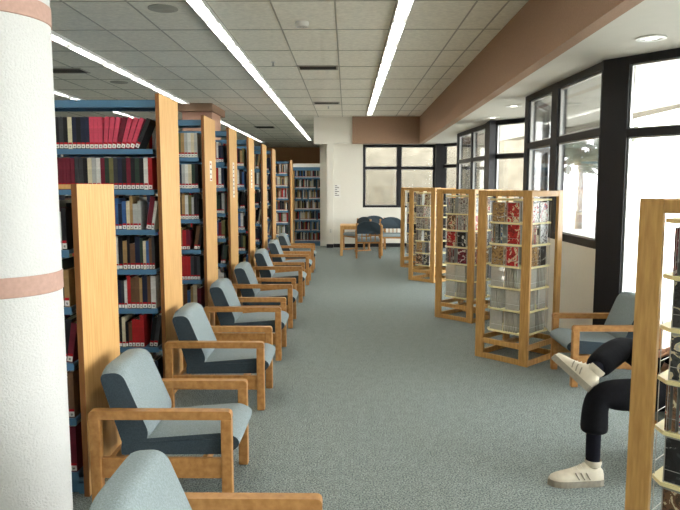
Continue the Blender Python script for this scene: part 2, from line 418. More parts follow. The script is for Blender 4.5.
disc('smoke_detector', -.493, 7.33, .075, 'white round smoke detector on ceiling tile', 'smoke detector', M['white_metal'], .05)
for x, y, lab in ((-1.07, 9.64, 'small sprinkler head, nearer of two on the tiled ceiling'), (-.42, 14.95, 'small sprinkler head, farther, behind the second air vent')):
    t = empty('sprinkler', (x, y, CZ-.001)); tag(t, lab, 'sprinkler', 'ceiling sprinklers')
    MB().cyl((0, 0), .035, -.006, 0, M['white_metal'], 20).build('plate', t)
    MB().cyl((0, 0), .01, -.05, -.006, M['alum'], 12).cyl((0, 0), .022, -.054, -.05, M['alum'], 16).build('head', t)

# thermostat and notice on the far white wall
t = empty('wall_notice', (-.26, 17.318, 1.50)); tag(t, 'small framed notice on the far white wall', 'notice')
MB().box((-.09, -.012, -.17), (.09, 0, .17), M['lab_white']).build('card', t)
g = MB()
for k in range(6): g.box((-.06, -.0145, .13-.05*k), (.0+.05*(k % 2), -.0125, .15-.05*k), M['darkgrille'])
g.build('print', t)
t = empty('wall_outlet', (-.43, 17.198, .45)); tag(t, 'white electrical outlet low on the far white column', 'outlet')
MB().box((-.035, -.006, -.057), (.035, 0, .057), M['white_metal']).build('plate', t, bevel=.002)
MB().box((-.012, -.008, .012), (.012, -.006, .035), M['tbar']).box((-.012, -.008, -.035), (.012, -.006, -.012), M['tbar']).build('sockets', t)

# ------------------------------------------------------------------ bookcases
PX = -1.375                                  # outer face of the oak end panels
DEP = .53
LEV = [.125+.3*k for k in range(7)]         # shelf deck tops
ORD = ['first', 'second', 'third', 'fourth', 'fifth', 'sixth', 'seventh', 'eighth', 'ninth', 'tenth', 'eleventh', 'twelfth', 'thirteenth',
       'fourteenth', 'fifteenth', 'sixteenth', 'seventeenth', 'eighteenth', 'nineteenth', 'twentieth', 'twenty-first', 'twenty-second',
       'twenty-third', 'twenty-fourth', 'twenty-fifth', 'twenty-sixth', 'twenty-seventh', 'twenty-eighth', 'twenty-ninth', 'thirtieth',
       'thirty-first', 'thirty-second', 'thirty-third', 'thirty-fourth']
BAY = .9
shelf_me = MB().box((-BAY+.012, .02, -.02), (-.012, DEP-.02, 0), M['blue_steel']).box((-BAY+.012, .016, -.038), (-.012, .022, .0), M['blue_steel'])\
    .box((-BAY+.012, DEP-.022, -.038), (-.012, DEP-.016, .0), M['blue_steel']).mesh('shelf')
up_me = {}
def bookcase(y0, ztop, levels, label, bays=3, panel_x=PX):
    t = empty('bookcase', (panel_x, y0, 0)); tag(t, label, 'bookcase', 'rows of blue steel bookcases with oak end panels')
    p = MB(); p.box((-.028, 0, 0.001), (0, DEP, ztop), M['panel_oak'])
    p.box((-.0282, -.004, 0.001), (.0002, -.0001, ztop), M['oak_edge']); p.build('end_panel', t)
    key = (ztop,)
    if key not in up_me:
        u = MB(); u.box((-.02, DEP/2-.03, 0.001), (.02, DEP/2+.03, ztop-.04), M['blue_steel'])
        u.box((-.02, .03, 0.001), (.02, DEP-.03, .06), M['blue_steel']); up_me[key] = u.mesh('upright')
    for k in range(bays+1):
        o = bpy.data.objects.new('upright', up_me[key]); COL.objects.link(o); o.parent = t; o.location = (-.05-BAY*k, 0, 0)
    for k in range(bays):
        for z in levels:
            o = bpy.data.objects.new('shelf', shelf_me); COL.objects.link(o); o.parent = t; o.location = (-.05-BAY*k, 0, z)
    kb = MB(); kb.box((-.05-BAY*bays, .05, 0.001), (-.03, DEP-.05, .085), M['blue_steel']); kb.build('kick_base', t)
    if ztop > 2:
        tb = MB(); tb.box((-.05-BAY*bays, DEP/2-.14, ztop-.085), (-.03, DEP/2-.12, ztop-.03), M['blue_steel'])
        tb.box((-.05-BAY*bays, DEP/2-.14, ztop-.032), (-.03, DEP/2+.14, ztop-.03), M['blue_steel'])
        tb.box((-.05-BAY*bays, DEP/2+.12, ztop-.085), (-.03, DEP/2+.14, ztop-.03), M['blue_steel']); tb.build('top_brace', t)
    else:
        tb = MB(); tb.box((-.05-BAY*bays, .0, ztop-.025), (-.03, DEP, ztop-.002), M['panel_oak']); tb.build('top_board', t)
    return t

book_me = {}
def book_mesh(col, w, h, dp):
    k = (col, w, h)
    if k not in book_me:
        b = MB(); c = BM[col]; tk = .0025
        b.box((0, 0, 0), (w, .004, h), c)                      # spine
        b.box((0, .004, 0), (tk, dp, h), c); b.box((w-tk, .004, 0), (w, dp, h), c)
        b.box((tk, .004, .003), (w-tk, dp-.004, h-.004), M['paper'])
        book_me[k] = b.mesh('book')
    return book_me[k]
lab_me = {}
def lab_mesh(w):
    if w not in lab_me:
        b = MB(); b.box((.002, -.0012, .006), (w-.002, -.0002, .034), M['lab_white']); b.box((.002, -.0012, .034), (w-.002, -.0002, .048), M['lab_red'])
        b.box((w*.3, -.0012, .012), (w*.7, -.0012, .024), M['darkgrille'])
        lab_me[w] = b.mesh('spine_label')
    return lab_me[w]
WID = [.021, .026, .031, .037]; HEI = [.195, .215, .235, .25]
def place_book(col, w, h, x_right, y, z, lean, label, group):
    """x_right: where the book's right foot stands; lean>0 tips its top to the right, <0 to the left. returns the next x_right"""
    o = bpy.data.objects.new('book', book_mesh(col, w, h, .17)); COL.objects.link(o)
    if lean > 0: dx = h*math.sin(lean)
    else: dx = 0
    o.rotation_euler = (0, lean, 0)
    if lean > 0:   # pivots on its right bottom corner
        o.location = (x_right-w*math.cos(lean), y, z+w*math.sin(lean)+.0005)
        nx = x_right-w/math.cos(lean)-.001
    elif lean < 0:
        o.location = (x_right-w*math.cos(lean), y, z+.0005); nx = x_right-w*math.cos(lean)-.001
    else:
        o.location = (x_right-w, y, z+.0005); nx = x_right-w-.0012
    tag(o, label, 'book', group)
    q = bpy.data.objects.new('spine_label', lab_mesh(w)); COL.objects.link(q); q.parent = o
    return nx
DARK = ['black', 'dark navy', 'charcoal', 'dark green', 'maroon', 'black', 'brown', 'mid blue', 'dark navy', 'black', 'pale grey', 'cream', 'white', 'olive', 'tan', 'bright red']
LIGHT = ['pale grey', 'cream', 'white', 'pale grey', 'tan', 'olive', 'cream']
stuff = MB()
def fill_stuff(x0, x1, y, z, rnd, back=False, pal=DARK):
    """runs of books from x0 leftwards to x1 gathered in the uncounted mass"""
    x = x0
    while x > x1:
        w = rnd.choice(WID); h = rnd.choice(HEI); c = BM[rnd.choice(pal)]
        if rnd.random() < .06: x -= .05; continue
        if x-w < x1: break
        ya, yb = (y, y+.17) if not back else (y-.17, y)
        stuff.box((x-w, ya, z+.001), (x-.001, yb, z+h), c)
        yy = ya-.0012 if not back else yb+.0002
        stuff.box((x-w+.002, yy, z+.006), (x-.003, yy+.001, z+.03), M['lab_white'])
        stuff.box((x-w+.002, yy, z+.03), (x-.003, yy+.001, z+.042), M['lab_red'])
        x -= w
SH = ['bottom', 'second lowest', 'third lowest', 'middle', 'third', 'second', 'top']
NB = [0]
def row(y0, zi, x_end, rng, casename, colors=None, leans=None, levels=LEV, names=None, x_start=PX-.075):
    rnd = random.Random(rng); x = x_start; i = 0; nm = (names or SH)[zi]
    if leans: x -= .235*math.sin(leans[0])
    while x > x_end:
        if colors and i < len(colors): c = colors[i]
        else: c = rnd.choice(DARK)
        w = rnd.choice(WID); h = rnd.choice(HEI)
        if colors and i < len(colors): h = .235; w = .031
        ln = leans[i] if leans and i < len(leans) else 0
        if not leans and i < 2 and rng % 3 == 0: ln = .16
        if leans is None and i == 2 and rng % 3 == 0: x -= .035
        if leans and i > 0 and ln == 0 and i-1 < len(leans) and leans[i-1] > 0: x -= .0
        lab = '%s book, %s from end panel, %s shelf of the %s bookcase' % (c, ORD[i], nm, casename)
        x = place_book(c, w, h, x, y0+.03, levels[zi], ln, lab, 'books on the %s shelf of the %s bookcase' % (nm, casename))
        i += 1; NB[0] += 1
    return x

CY = [3.31, 4.83, 6.33, 7.66, 9.18, 10.68, 12.08]
CN = ['low nearest', 'second', 'third', 'fourth', 'fifth', 'sixth', 'seventh']
LOWLEV = LEV[:5]
SHLOW = ['bottom', 'second lowest', 'middle', 'second', 'top']
bookcase(CY[0], 1.665, LOWLEV, 'low blue steel bookcase with oak end panel beside the round pillar')
for k in range(1, 7):
    bookcase(CY[k], 2.325, LEV, 'tall blue steel bookcase with oak end panel, %s row from the round pillar' % CN[k], bays=3)
bookcase(15.95, 2.27, LEV, 'tall bookcase with oak end panel, the last row before the far wall', bays=2)
# nearest low case
for zi in range(5):
    x = row(CY[0], zi, -1.62, 100+zi, CN[0], levels=LOWLEV, names=SHLOW)
    fill_stuff(x-.001, PX-.05-2.66, CY[0]+.03, LOWLEV[zi], random.Random(500+zi))
    fill_stuff(PX-.08, PX-.05-2.66, CY[0]+DEP-.03, LOWLEV[zi], random.Random(600+zi), True)
# second case: two top shelves long, lower ones seen beside the low case's panel
top = ['black', 'pinkish red', 'pinkish red', 'pinkish red', 'maroon', 'pinkish red', 'pinkish red', 'pinkish red', 'pinkish red', 'pinkish red', 'pinkish red', 'dark navy', 'dark navy', 'black', 'dark navy', 'cream', 'black', 'charcoal', 'black', 'cream', 'cream', 'pale grey', 'black', 'white', 'black', 'dark navy', 'cream']
ln = [.42, .36, .32, .27, .24, .18, .14, .1, 0, 0]
sec = ['bright red', 'white', 'black', 'dark green', 'black', 'maroon', 'black', 'dark navy', 'charcoal', 'olive', 'dark green', 'maroon', 'white', 'pale grey', 'cream', 'black', 'charcoal', 'charcoal', 'maroon', 'maroon', 'maroon', 'maroon', 'maroon', 'maroon']
for zi in range(7):
    if zi == 6: x = row(CY[1], zi, -2.22, 206, CN[1], top, ln)
    elif zi == 5: x = row(CY[1], zi, -2.22, 205, CN[1], sec, [0])
    else: x = row(CY[1], zi, -1.66, 200+zi, CN[1])
    x = min(x, x)
    fill_stuff(x-.001, PX-.05-2.66, CY[1]+.03, LEV[zi], random.Random(520+zi))
    fill_stuff(PX-.08, PX-.05-2.66, CY[1]+DEP-.03, LEV[zi], random.Random(620+zi), True)
for k, lim in ((2, -1.72), (3, -1.60), (4, -1.54), (5, -1.51), (6, -1.48)):
    for zi in range(7):
        cols = None
        if k == 2 and zi == 6: cols = LIGHT*3
        if k == 2 and zi == 5: cols = ['black', 'dark green', 'cream', 'white', 'pale grey', 'dark navy', 'white', 'cream', 'black']
        if k == 2 and zi == 2: cols = ['charcoal', 'black', 'charcoal', 'bright red', 'bright red', 'bright red', 'white']
        if k == 3 and zi == 5: cols = ['dark navy', 'white', 'bright red', 'bright red', 'maroon']
        x = row(CY[k], zi, lim, 700+k*10+zi, CN[k], cols, [0] if cols else None)
        fill_stuff(x-.001, PX-.05-2.66, CY[k]+.03, LEV[zi], random.Random(720+k*10+zi))
        fill_stuff(PX-.08, PX-.05-2.66, CY[k]+DEP-.03, LEV[zi], random.Random(820+k*10+zi), True)
for zi in range(7):
    fill_stuff(PX-.08, PX-.05-1.76, 15.98, LEV[zi], random.Random(900+zi), pal=DARK+LIGHT)
# far wall bookcase with a pale canopy
t = empty('wall_bookcase', (-1.44, 17.75, 0)); tag(t, 'tall blue bookcase with pale canopy at the far end of the aisle', 'bookcase')
MB().box((-.02, 0, .001), (0, .33, 2.1), M['panel_oak']).build('side_panel', t)
MB().box((.88, 0, .001), (.90, .33, 2.1), M['blue_steel']).build('side_panel', t)
MB().box((0, .31, .001), (.88, .33, 2.1), M['blue_steel']).build('back_panel', t)
MB().box((-.02, -.02, 2.14), (.90, .33, 2.24), M['lab_white']).build('canopy', t)
MB().box((-.02, -.01, 2.05), (.90, .33, 2.14), M['blue_steel']).build('top_rail', t)
for k in range(7):
    z = .12+.29*k
    if z < 2.0:
        MB().box((0, .0, z-.03), (.88, .31, z), M['blue_steel']).build('shelf', t)
        if k < 7: fill_stuff(-1.44+.87, -1.43, 17.90, z, random.Random(950+k), pal=DARK+LIGHT)
MB().box((0, .03, .001), (.88, .31, .09), M['blue_steel']).build('kick_base', t)
o = stuff.build('books', fix=False); tag(o, 'remaining books packed along the blue steel shelves', 'book', kind='stuff')

# notices taped on end panels
for k, y, z, h, lab in ((2, 6.60, 1.80, .20, 'small white paper notice taped on the third bookcase end panel'), (3, 7.92, 1.72, .42, 'long white paper notice taped on the fourth bookcase end panel'),
                        (4, 9.42, 1.75, .26, 'white paper notice taped on the fifth bookcase end panel')):
    t = empty('paper_notice', (PX+.0006, y, z)); tag(t, lab, 'notice', 'paper notices on the end panels')
    MB().box((0, -.05, -h/2), (.0015, .05, h/2), M['lab_white']).build('sheet', t)
    g = MB()
    for q in range(int(h/.05)): g.box((.0015, -.03, h/2-.04-.05*q), (.0022, .01+.02*(q % 2), h/2-.025-.05*q), M['lab_red'] if q % 3 == 0 else M['darkgrille'])
    g.build('print', t)

# ------------------------------------------------------------------ lounge armchair (faces +X, near side at y=0)
CW, CD = .57, .73
def rounded(pts, rad, n=4):
    out = []; N = len(pts)
    for i in range(N):
        p = Vector(pts[i]); a = Vector(pts[i-1]); b = Vector(pts[(i+1) % N]); r = rad[i]
        if r <= 0: out.append(tuple(p)); continue
        d1 = (a-p).normalized(); d2 = (b-p).normalized(); s = p+d1*r; e = p+d2*r
        for k in range(n+1):
            t_ = k/n; out.append(tuple((1-t_)**2*s+2*t_*(1-t_)*p+t_**2*e))
    return out
def make_armchair():
    t = empty('armchair')
    w = .05; lt = .055; az = .515
    for s, y in ((0, 0), (1, CW-w)):
        # front and back legs, arm with softened corner
        for x in (0, CD-lt):
            o = MB().box((x, y, .001), (x+lt, y+w, az-.045), M['oak']).build('leg', t, bevel=.006)
        MB().prism(rounded([(0, az-.045), (CD, az-.045), (CD, az), (0, az)], [0, 0, .025, .025]), y, y+w, M['oak']).build('armrest', t, bevel=.005)
        MB().box((lt, y+.012, .155), (CD-lt, y+.038, .262), M['oak']).build('side_rail', t, bevel=.003)
    MB().box((.09, w-.01, .20), (.115, CW-w+.01, .262), M['oak']).build('cross_rail', t, bevel=.003)
    MB().box((.57, w-.01, .20), (.595, CW-w+.01, .262), M['oak']).build('cross_rail', t, bevel=.003)
    # seat
    y0, y1 = w+.004, CW-w-.004
    prof = rounded([(.14, .262), (.71, .270), (.785, .34), (.72, .408), (.14, .355)], [.01, .03, .05, .06, .02], 6)
    b = MB(); secs = [(y0, .60), (y0+.012, .72), (y0+.05, .86), (y0+.12, .97), ((y0+y1)/2, 1.03), (y1-.12, .97), (y1-.05, .86), (y1-.012, .72), (y1, .60)]
    cx, cz = .45, .34; P = []; n = len(prof)
    for yy, sc in secs: P += [(cx+(u-cx)*(.94+.06*min(sc, 1.0)), yy, .262+(v_-.262)*(.62+.38*sc) if v_ > .262 else v_) for u, v_ in prof]
    F = [(j*n+k, j*n+(k+1) % n, (j+1)*n+(k+1) % n, (j+1)*n+k) for j in range(len(secs)-1) for k in range(n)]
    b.poly(P, F, M['fabric']); b.poly(P, [tuple(range(n)), tuple(range(len(P)-1, len(P)-n-1, -1))], M['fabric_dark'])
    # dark boxing panel standing just proud of each side
    for yy, e in ((y0, -1), (y1, 1)):
        pr = rounded([(.145, .264), (.69, .272), (.735, .31), (.70, .352), (.145, .315)], [.01, .03, .03, .03, .01], 4)
        b.prism(pr, yy-.0015 if e < 0 else yy, yy if e < 0 else yy+.0015, M['fabric_dark'])
    b.build('seat', t, True)
    # backrest: cross-section leans back; crown and corners rounded
    b = MB(); P = []
    secs = []
    for q in (0, .006, .018, .04, .075, .13, .235): secs.append((y0+q, q))
    secs += [(y1-(yy-y0), q) for yy, q in reversed(secs[:-1])]
    for yy, q in secs:
        drop = .035*(1-min(q/.10, 1))**2
        puff = .012*min(q/.04, 1)
        zt = .737-drop
        pr = rounded([(.165, .275), (.265, .30), (.29+puff, .385), (.16+puff*.6, zt), (.04, zt-.01), (.122, .42)], [.01, .01, .03, .05, .045, .03], 6)
        P += [(u, yy, v_) for u, v_ in pr]; n = len(pr)
    F = [(j*n+k, j*n+(k+1) % n, (j+1)*n+(k+1) % n, (j+1)*n+k) for j in range(len(secs)-1) for k in range(n)]
    b.poly(P, F, M['fabric']); b.poly(P, [tuple(range(n)), tuple(range(len(P)-1, len(P)-n-1, -1))], M['fabric_dark'])
    b.build('backrest', t, True)
    return t
chair0 = make_armchair()
KIDS[chair0.name] = [o for o in COL.objects if o.parent == chair0]
def armchair(x, y, rz, label, group=None, first=[True]):
    o = chair0 if first[0] else copy_tree(chair0)
    first[0] = False
    o.location = (x, y, 0); o.rotation_euler = (0, 0, rz); tag(o, label, 'armchair', group); return o
g = 'armchairs along the bookcase ends'
for (x, y), lab in zip([(-.82, 1.75), (-1.318, 3.19), (-1.338, 4.65), (-1.352, 6.02), (-1.36, 7.42), (-1.36, 9.08), (-1.36, 10.70), (-1.36, 12.25)],
    ['oak armchair with grey-blue cushions in the front, cut off by the bottom edge', 'grey-blue oak armchair beside the low bookcase end panel',
     'grey-blue oak armchair, third in the row, against the second bookcase panel', 'grey-blue oak armchair, fourth in the row, against the third bookcase panel',
     'grey-blue oak armchair, fifth in the row, against the fourth bookcase panel', 'grey-blue oak armchair, sixth in the row, against the fifth bookcase panel',
     'grey-blue oak armchair, seventh in the row, against the sixth bookcase panel', 'grey-blue oak armchair, last and furthest in the row along the bookcases']):
    armchair(x, y, 0, lab, g)
armchair(2.58, 5.80, PI, 'grey-blue oak armchair facing left beside the black window column')
armchair(2.54, 3.98, PI, 'oak armchair under the seated person, behind the nearest display tower')

# ------------------------------------------------------------------ far table and chairs
t = empty('table', (.34, 15.55, 0)); tag(t, 'light wood table by the far white wall', 'table')
MB().box((-.50, -.36, .68), (.50, .36, .72), M['panel_oak']).build('tabletop', t, bevel=.006)
MB().box((-.44, -.30, .62), (.44, .30, .68), M['panel_oak']).build('apron', t)
for sx in (-1, 1):
    for sy in (-1, 1): MB().box((sx*.47-.03, sy*.32-.03, .001), (sx*.47+.03, sy*.32+.03, .68), M['panel_oak']).build('leg', t, bevel=.004)
def side_chair(x, y, rz, label):
    """curved-back chair on runners, faces local +Y"""
    t = empty('side_chair', (x, y, 0), rz); tag(t, label, 'chair', 'chairs around the far table')
    W = .27
    for s in (-1, 1):
        MB().box((s*W-.02, -.24, .001), (s*W+.02, .26, .035), M['oak']).build('runner', t, bevel=.005)
        MB().box((s*W-.02, .20, .035), (s*W+.02, .24, .62), M['oak']).build('front_leg', t, bevel=.005)
        MB().prism([(-.20, .035), (-.16, .035), (-.22, .80), (-.25, .80)], s*W-.02, s*W+.02, M['oak'], axis='x').build('rear_leg', t)
        MB().box((s*W-.025, -.20, .60), (s*W+.025, .26, .635), M['oak']).build('armrest', t, bevel=.006)
    MB().box((-W, .19, .34), (W, .215, .38), M['oak']).box((-W, -.20, .34), (W, -.175, .38), M['oak']).build('seat_rail', t)
    s = MB(); P = []
    pr = rounded([(-W+.01, -.21), (W-.01, -.21), (W-.01, .25), (-W+.01, .25)], [.05]*4, 5)
    n = len(pr)
    for z, sc in ((.38, .96), (.39, 1), (.43, 1), (.455, .93), (.462, .7)): P += [(u*sc, v_*sc, z) for u, v_ in pr]
    s.poly(P, [(j*n+k, j*n+(k+1) % n, (j+1)*n+(k+1) % n, (j+1)*n+k) for j in range(4) for k in range(n)]+[tuple(range(n)), tuple(range(5*n-1, 4*n-1, -1))], M['fabric'])
    s.build('seat', t, True)
    # arched back pad
    b = MB(); arch = [(-W+.005, .56)]+[((W-.005)*math.cos(PI-PI*k/14), .70+.15*max(math.sin(PI*k/14), 0)**.8) for k in range(15)]+[(W-.005, .56)]
    n = len(arch); P = []
    for off in (-.03, .02): P += [(u, -.215+off-.05*(1-(u/W)**2)-.04*(w_-.56), w_) for u, w_ in arch]
    b.poly(P, [(k, (k+1) % n, n+(k+1) % n, n+k) for k in range(n)]+[tuple(range(n)), tuple(range(2*n-1, n-1, -1))], M['fabric_dark'])
    b.build('backrest', t, bevel=.008)
    for u in (-.15, -.05, .05, .15): MB().box((u-.012, -.225, .40), (u+.012, -.205, .60), M['oak']).build('spindle', t)
    return t
side_chair(.49, 14.90, 0, 'curved-back blue chair in front of the far table, seen from behind')
side_chair(.25, 16.55, 2.2, 'blue chair behind the far table, beside the white wall')
side_chair(.72, 17.05, PI, 'blue chair behind the far table, under the window corner')
side_chair(1.12, 16.30, PI, 'blue chair with light wood arms right of the far table')

# ------------------------------------------------------------------ rotating display towers
S = .57
TZ = [.276, .487, .695, .90, 1.106, 1.308]
def tower(x, y, label, rot=math.radians(-46.25)):
    """near corner at origin after rotation; local +Y runs up the left side, local +X is the right side"""
    t = empty('display_tower', (x, y, 0), math.radians(43.75)); tag(t, label, 'display rack', 'rotating media towers')
    O = M['tower_oak']; H = 1.61; w = .09; d = .028
    # local axes: x along right face, y along left face
    for n_, (a, b) in {'n': ((0, 0), (d, w)), 'l': ((0, S-w), (d, S)), 'r': ((S-w, 0), (S, d)), 'b': ((S-w, S-d), (S, S))}.items():
        MB().box((a[0], a[1], .001), (b[0], b[1], H-.0), O).build('post', t, bevel=.004)
    for z0, z1, nm in ((H-.055, H-.003, 'top_rail'), (.15, .20, 'middle_rail'), (.003, .055, 'bottom_rail')):
        MB().box((.003, w, z0), (.025, S-w, z1), O).build(nm, t, bevel=.003)
        MB().box((d, .003, z0), (S-w, .025, z1), O).build(nm, t, bevel=.003)
        MB().box((S-.025, d, z0), (S-.003, S-d, z1), O).build(nm, t, bevel=.003)
        MB().box((d, S-.025, z0), (S-w, S-.003, z1), O).build(nm, t, bevel=.003)
    c = S/2
    MB().box((.025, c-.03, .155), (S-.025, c+.03, .19), O).build('pivot_bar', t)
    MB().box((.025, c-.03, H-.05), (S-.025, c+.03, H-.02), O).build('pivot_bar', t)
    r = MB(); r.cyl((c, c), .018, .19, H-.05, M['alum'], 16); r.build('spindle', t, True)
    h = .225; q = .05
    for z in TZ+[1.525]:
        T = MB(); T.prism([(c-h+q, c-h), (c+h-q, c-h), (c+h, c-h+q), (c+h, c+h-q), (c+h-q, c+h), (c-h+q, c+h), (c-h, c+h-q), (c-h, c-h+q)], z-.010, z+.006, M['cream'], axis='z')
        T.build('tray', t)
    # clear cross walls and lips of every tier
    A = MB()
    for z in TZ:
        zz = z+.20
        A.box((c-.05, c-.05, z+.007), (c+.05, c-.046, zz), M['milky']); A.box((c-.05, c+.046, z+.007), (c+.05, c+.05, zz), M['milky'])
        A.box((c-.05, c-.05, z+.007), (c-.046, c+.05, zz), M['milky']); A.box((c+.046, c-.05, z+.007), (c+.05, c+.05, zz), M['milky'])
    A.build('inner_walls', t)
    W_ = MB()
    for z in TZ:
        for s in (-1, 1):
            for u in (-.165, 0, .165):
                W_.box((c+u-.0012, c+s*(h-.004)-.0012, z+.006), (c+u+.0012, c+s*(h-.004)+.0012, z+.19), M['alum'])
                W_.box((c+s*(h-.004)-.0012, c+u-.0012, z+.006), (c+s*(h-.004)+.0012, c+u+.0012, z+.19), M['alum'])
            for zz in (.06,):
                W_.box((c-.165, c+s*(h-.004)-.0015, z+zz), (c+.165, c+s*(h-.004)+.0015, z+zz+.002), M['alum'])
                W_.box((c+s*(h-.004)-.0015, c-.165, z+zz), (c+s*(h-.004)+.0015, c+.165, z+zz+.002), M['alum'])
    W_.build('wire_pockets', t)
    return t
ART_SRC = {'cream': ['maroon', 'brown'], 'pale grey': ['charcoal', 'maroon'], 'black': ['charcoal', 'white'], 'maroon': ['white', 'cream'], 'mid blue': ['cream', 'white'], 'bright red': ['cream', 'maroon'], 'tan': ['brown', 'white'],
      'charcoal': ['cream', 'pale grey'], 'white': ['bright red', 'mid blue'], 'dark green': ['olive', 'cream'], 'yellow': ['brown', 'black'], 'brown': ['cream', 'bright red']}
def art(c):
    a1, a2 = ART_SRC[c]
    m = bpy.data.materials.new('cover_art_'+c.replace(' ', '_')); m.use_nodes = True
    nt = m.node_tree; n = nt.nodes; l = nt.links; b = n['Principled BSDF']; b.inputs['Roughness'].default_value = .3
    tc = n.new('ShaderNodeTexCoord'); oi = n.new('ShaderNodeObjectInfo'); ad = n.new('ShaderNodeVectorMath'); ad.operation = 'ADD'
    sc = n.new('ShaderNodeMath'); sc.operation = 'MULTIPLY'; sc.inputs[1].default_value = 40
    l.new(oi.outputs['Random'], sc.inputs[0]); l.new(tc.outputs['Object'], ad.inputs[0]); l.new(sc.outputs[0], ad.inputs[1])
    nz = n.new('ShaderNodeTexNoise'); nz.inputs['Scale'].default_value = 15; nz.inputs['Detail'].default_value = 3; nz.inputs['Distortion'].default_value = 1.5
    l.new(ad.outputs[0], nz.inputs['Vector'])
    r = n.new('ShaderNodeValToRGB'); r.color_ramp.interpolation = 'CONSTANT'; e = r.color_ramp.elements
    e[0].position = 0; e[0].color = srgb(*BOOKCOL[c]); e[1].position = .56; e[1].color = srgb(*BOOKCOL[a1]); q = e.new(.64); q.color = srgb(*BOOKCOL[a2])
    q = e.new(.36); q.color = srgb(*[v*.6 for v in BOOKCOL[c]]); q = e.new(.43); q.color = srgb(*BOOKCOL[c])
    l.new(nz.outputs['Fac'], r.inputs['Fac']); l.new(r.outputs['Color'], b.inputs['Base Color'])
    return m
ART = {c: art(c) for c in ART_SRC}
case_me = {}
def case_mesh(kind, c, clear):
    k = (kind, c, clear)
    if k in case_me: return case_me[k]
    b = MB(); base = M['milky'] if clear else BM['pale grey']
    if kind == 'face':
        b.box((-.068, 0, 0), (.068, .014, .185), base)
        if clear: b.box((-.05, .005, .01), (.05, .006, .1), BM['pale grey'])
        else: b.box((-.064, -.0008, .004), (.064, -.0001, .181), ART[c])
    else:
        b.box((-.0075, 0, 0), (.0075, .13, .185), base)
        if not clear:
            b.box((-.0068, -.0008, .003), (.0068, -.0001, .182), ART[c])
        else: b.box((-.005, -.0006, .02), (.005, -.0001, .06), BM['pale grey'])
    case_me[k] = b.mesh('media_case'); return case_me[k]
TN = ['bottom', 'second lowest', 'third lowest', 'third', 'second', 'top']
CP = ['black', 'white', 'cream', 'pale grey', 'tan', 'maroon', 'white', 'brown', 'cream', 'charcoal', 'mid blue', 'pale grey', 'bright red']
if True:
    CPD = ['black', 'charcoal', 'dark green', 'brown', 'maroon', 'black', 'charcoal', 'white', 'pale grey']
def fill_tower(t, tname, faces, full, seed):
    rnd = random.Random(seed); c = S/2; h = .225
    Wm = Matrix.Translation(t.location) @ Matrix.Rotation(t.rotation_euler.z, 4, 'Z')
    for fc in faces:
        # frame whose +x runs to the viewer's right along the face and +y goes inward
        F = Matrix.Translation((c, c, 0)) @ (Matrix.Rotation(-PI/2, 4, 'Z') if fc == 'left' else Matrix.Identity(4))
        for ti, z in enumerate(TZ):
            clear = not (ti in full)
            slots = [('face', -.085)]+[('spine', .005+.026*k) for k in range(6)]
            if (ti+seed) % 2: slots = [('face', -.085), ('face', .07)]+[('spine', -.005)]
            if (ti+seed) % 3 == 2: slots = [('spine', -.15+.026*k) for k in range(5)]+[('face', .085)]
            if clear: pass
            for j, (kd, u) in enumerate((a_, b_-.018) for a_, b_ in slots):
                pl = CPD if tname == 'front' else CP; col = pl[rnd.randrange(len(pl))]
                o = bpy.data.objects.new('media_case', case_mesh(kd, col if not clear else 'white', clear)); COL.objects.link(o)
                o.matrix_world = Wm @ F @ Matrix.Translation((u, -h+.012, z+.0065))
                desc = ('clear empty' if clear else col)+(' face-out' if kd == 'face' else ' spine-out')
                tag(o, '%s case, %s from left, %s tier, %s side of the %s tower' % (desc, ORD[j], TN[ti], fc, tname), 'media case',
                    '%s cases on the %s tier' % ('clear' if clear else 'picture', TN[ti]))
TW = [((1.515, 2.10), 'front', ('left', 'right'), {0, 1, 2, 3, 4, 5}, 'tall oak display tower of media cases at the right edge, nearest', 3),
      ((1.643, 5.81), 'second', ('left', 'right'), {3, 4, 5}, 'tall oak display tower of media cases beside the blue armchair', 4),
      ((1.505, 7.70), 'third', ('left', 'right'), {2, 3, 4, 5}, 'tall oak display tower, third from the camera, just behind the second', 6),
      ((1.475, 10.94), 'fourth', ('left',), {0, 1, 2, 3, 4, 5}, 'tall oak display tower, fourth from the camera', 9),
      ((1.480, 12.76), 'fifth', ('left',), {0, 1, 2, 3, 4, 5}, 'tall oak display tower, furthest of the five', 5)]
for p, nm, fcs, full, lab, sd in TW:
    t = tower(p[0], p[1], lab); fill_tower(t, nm, fcs, full, sd)

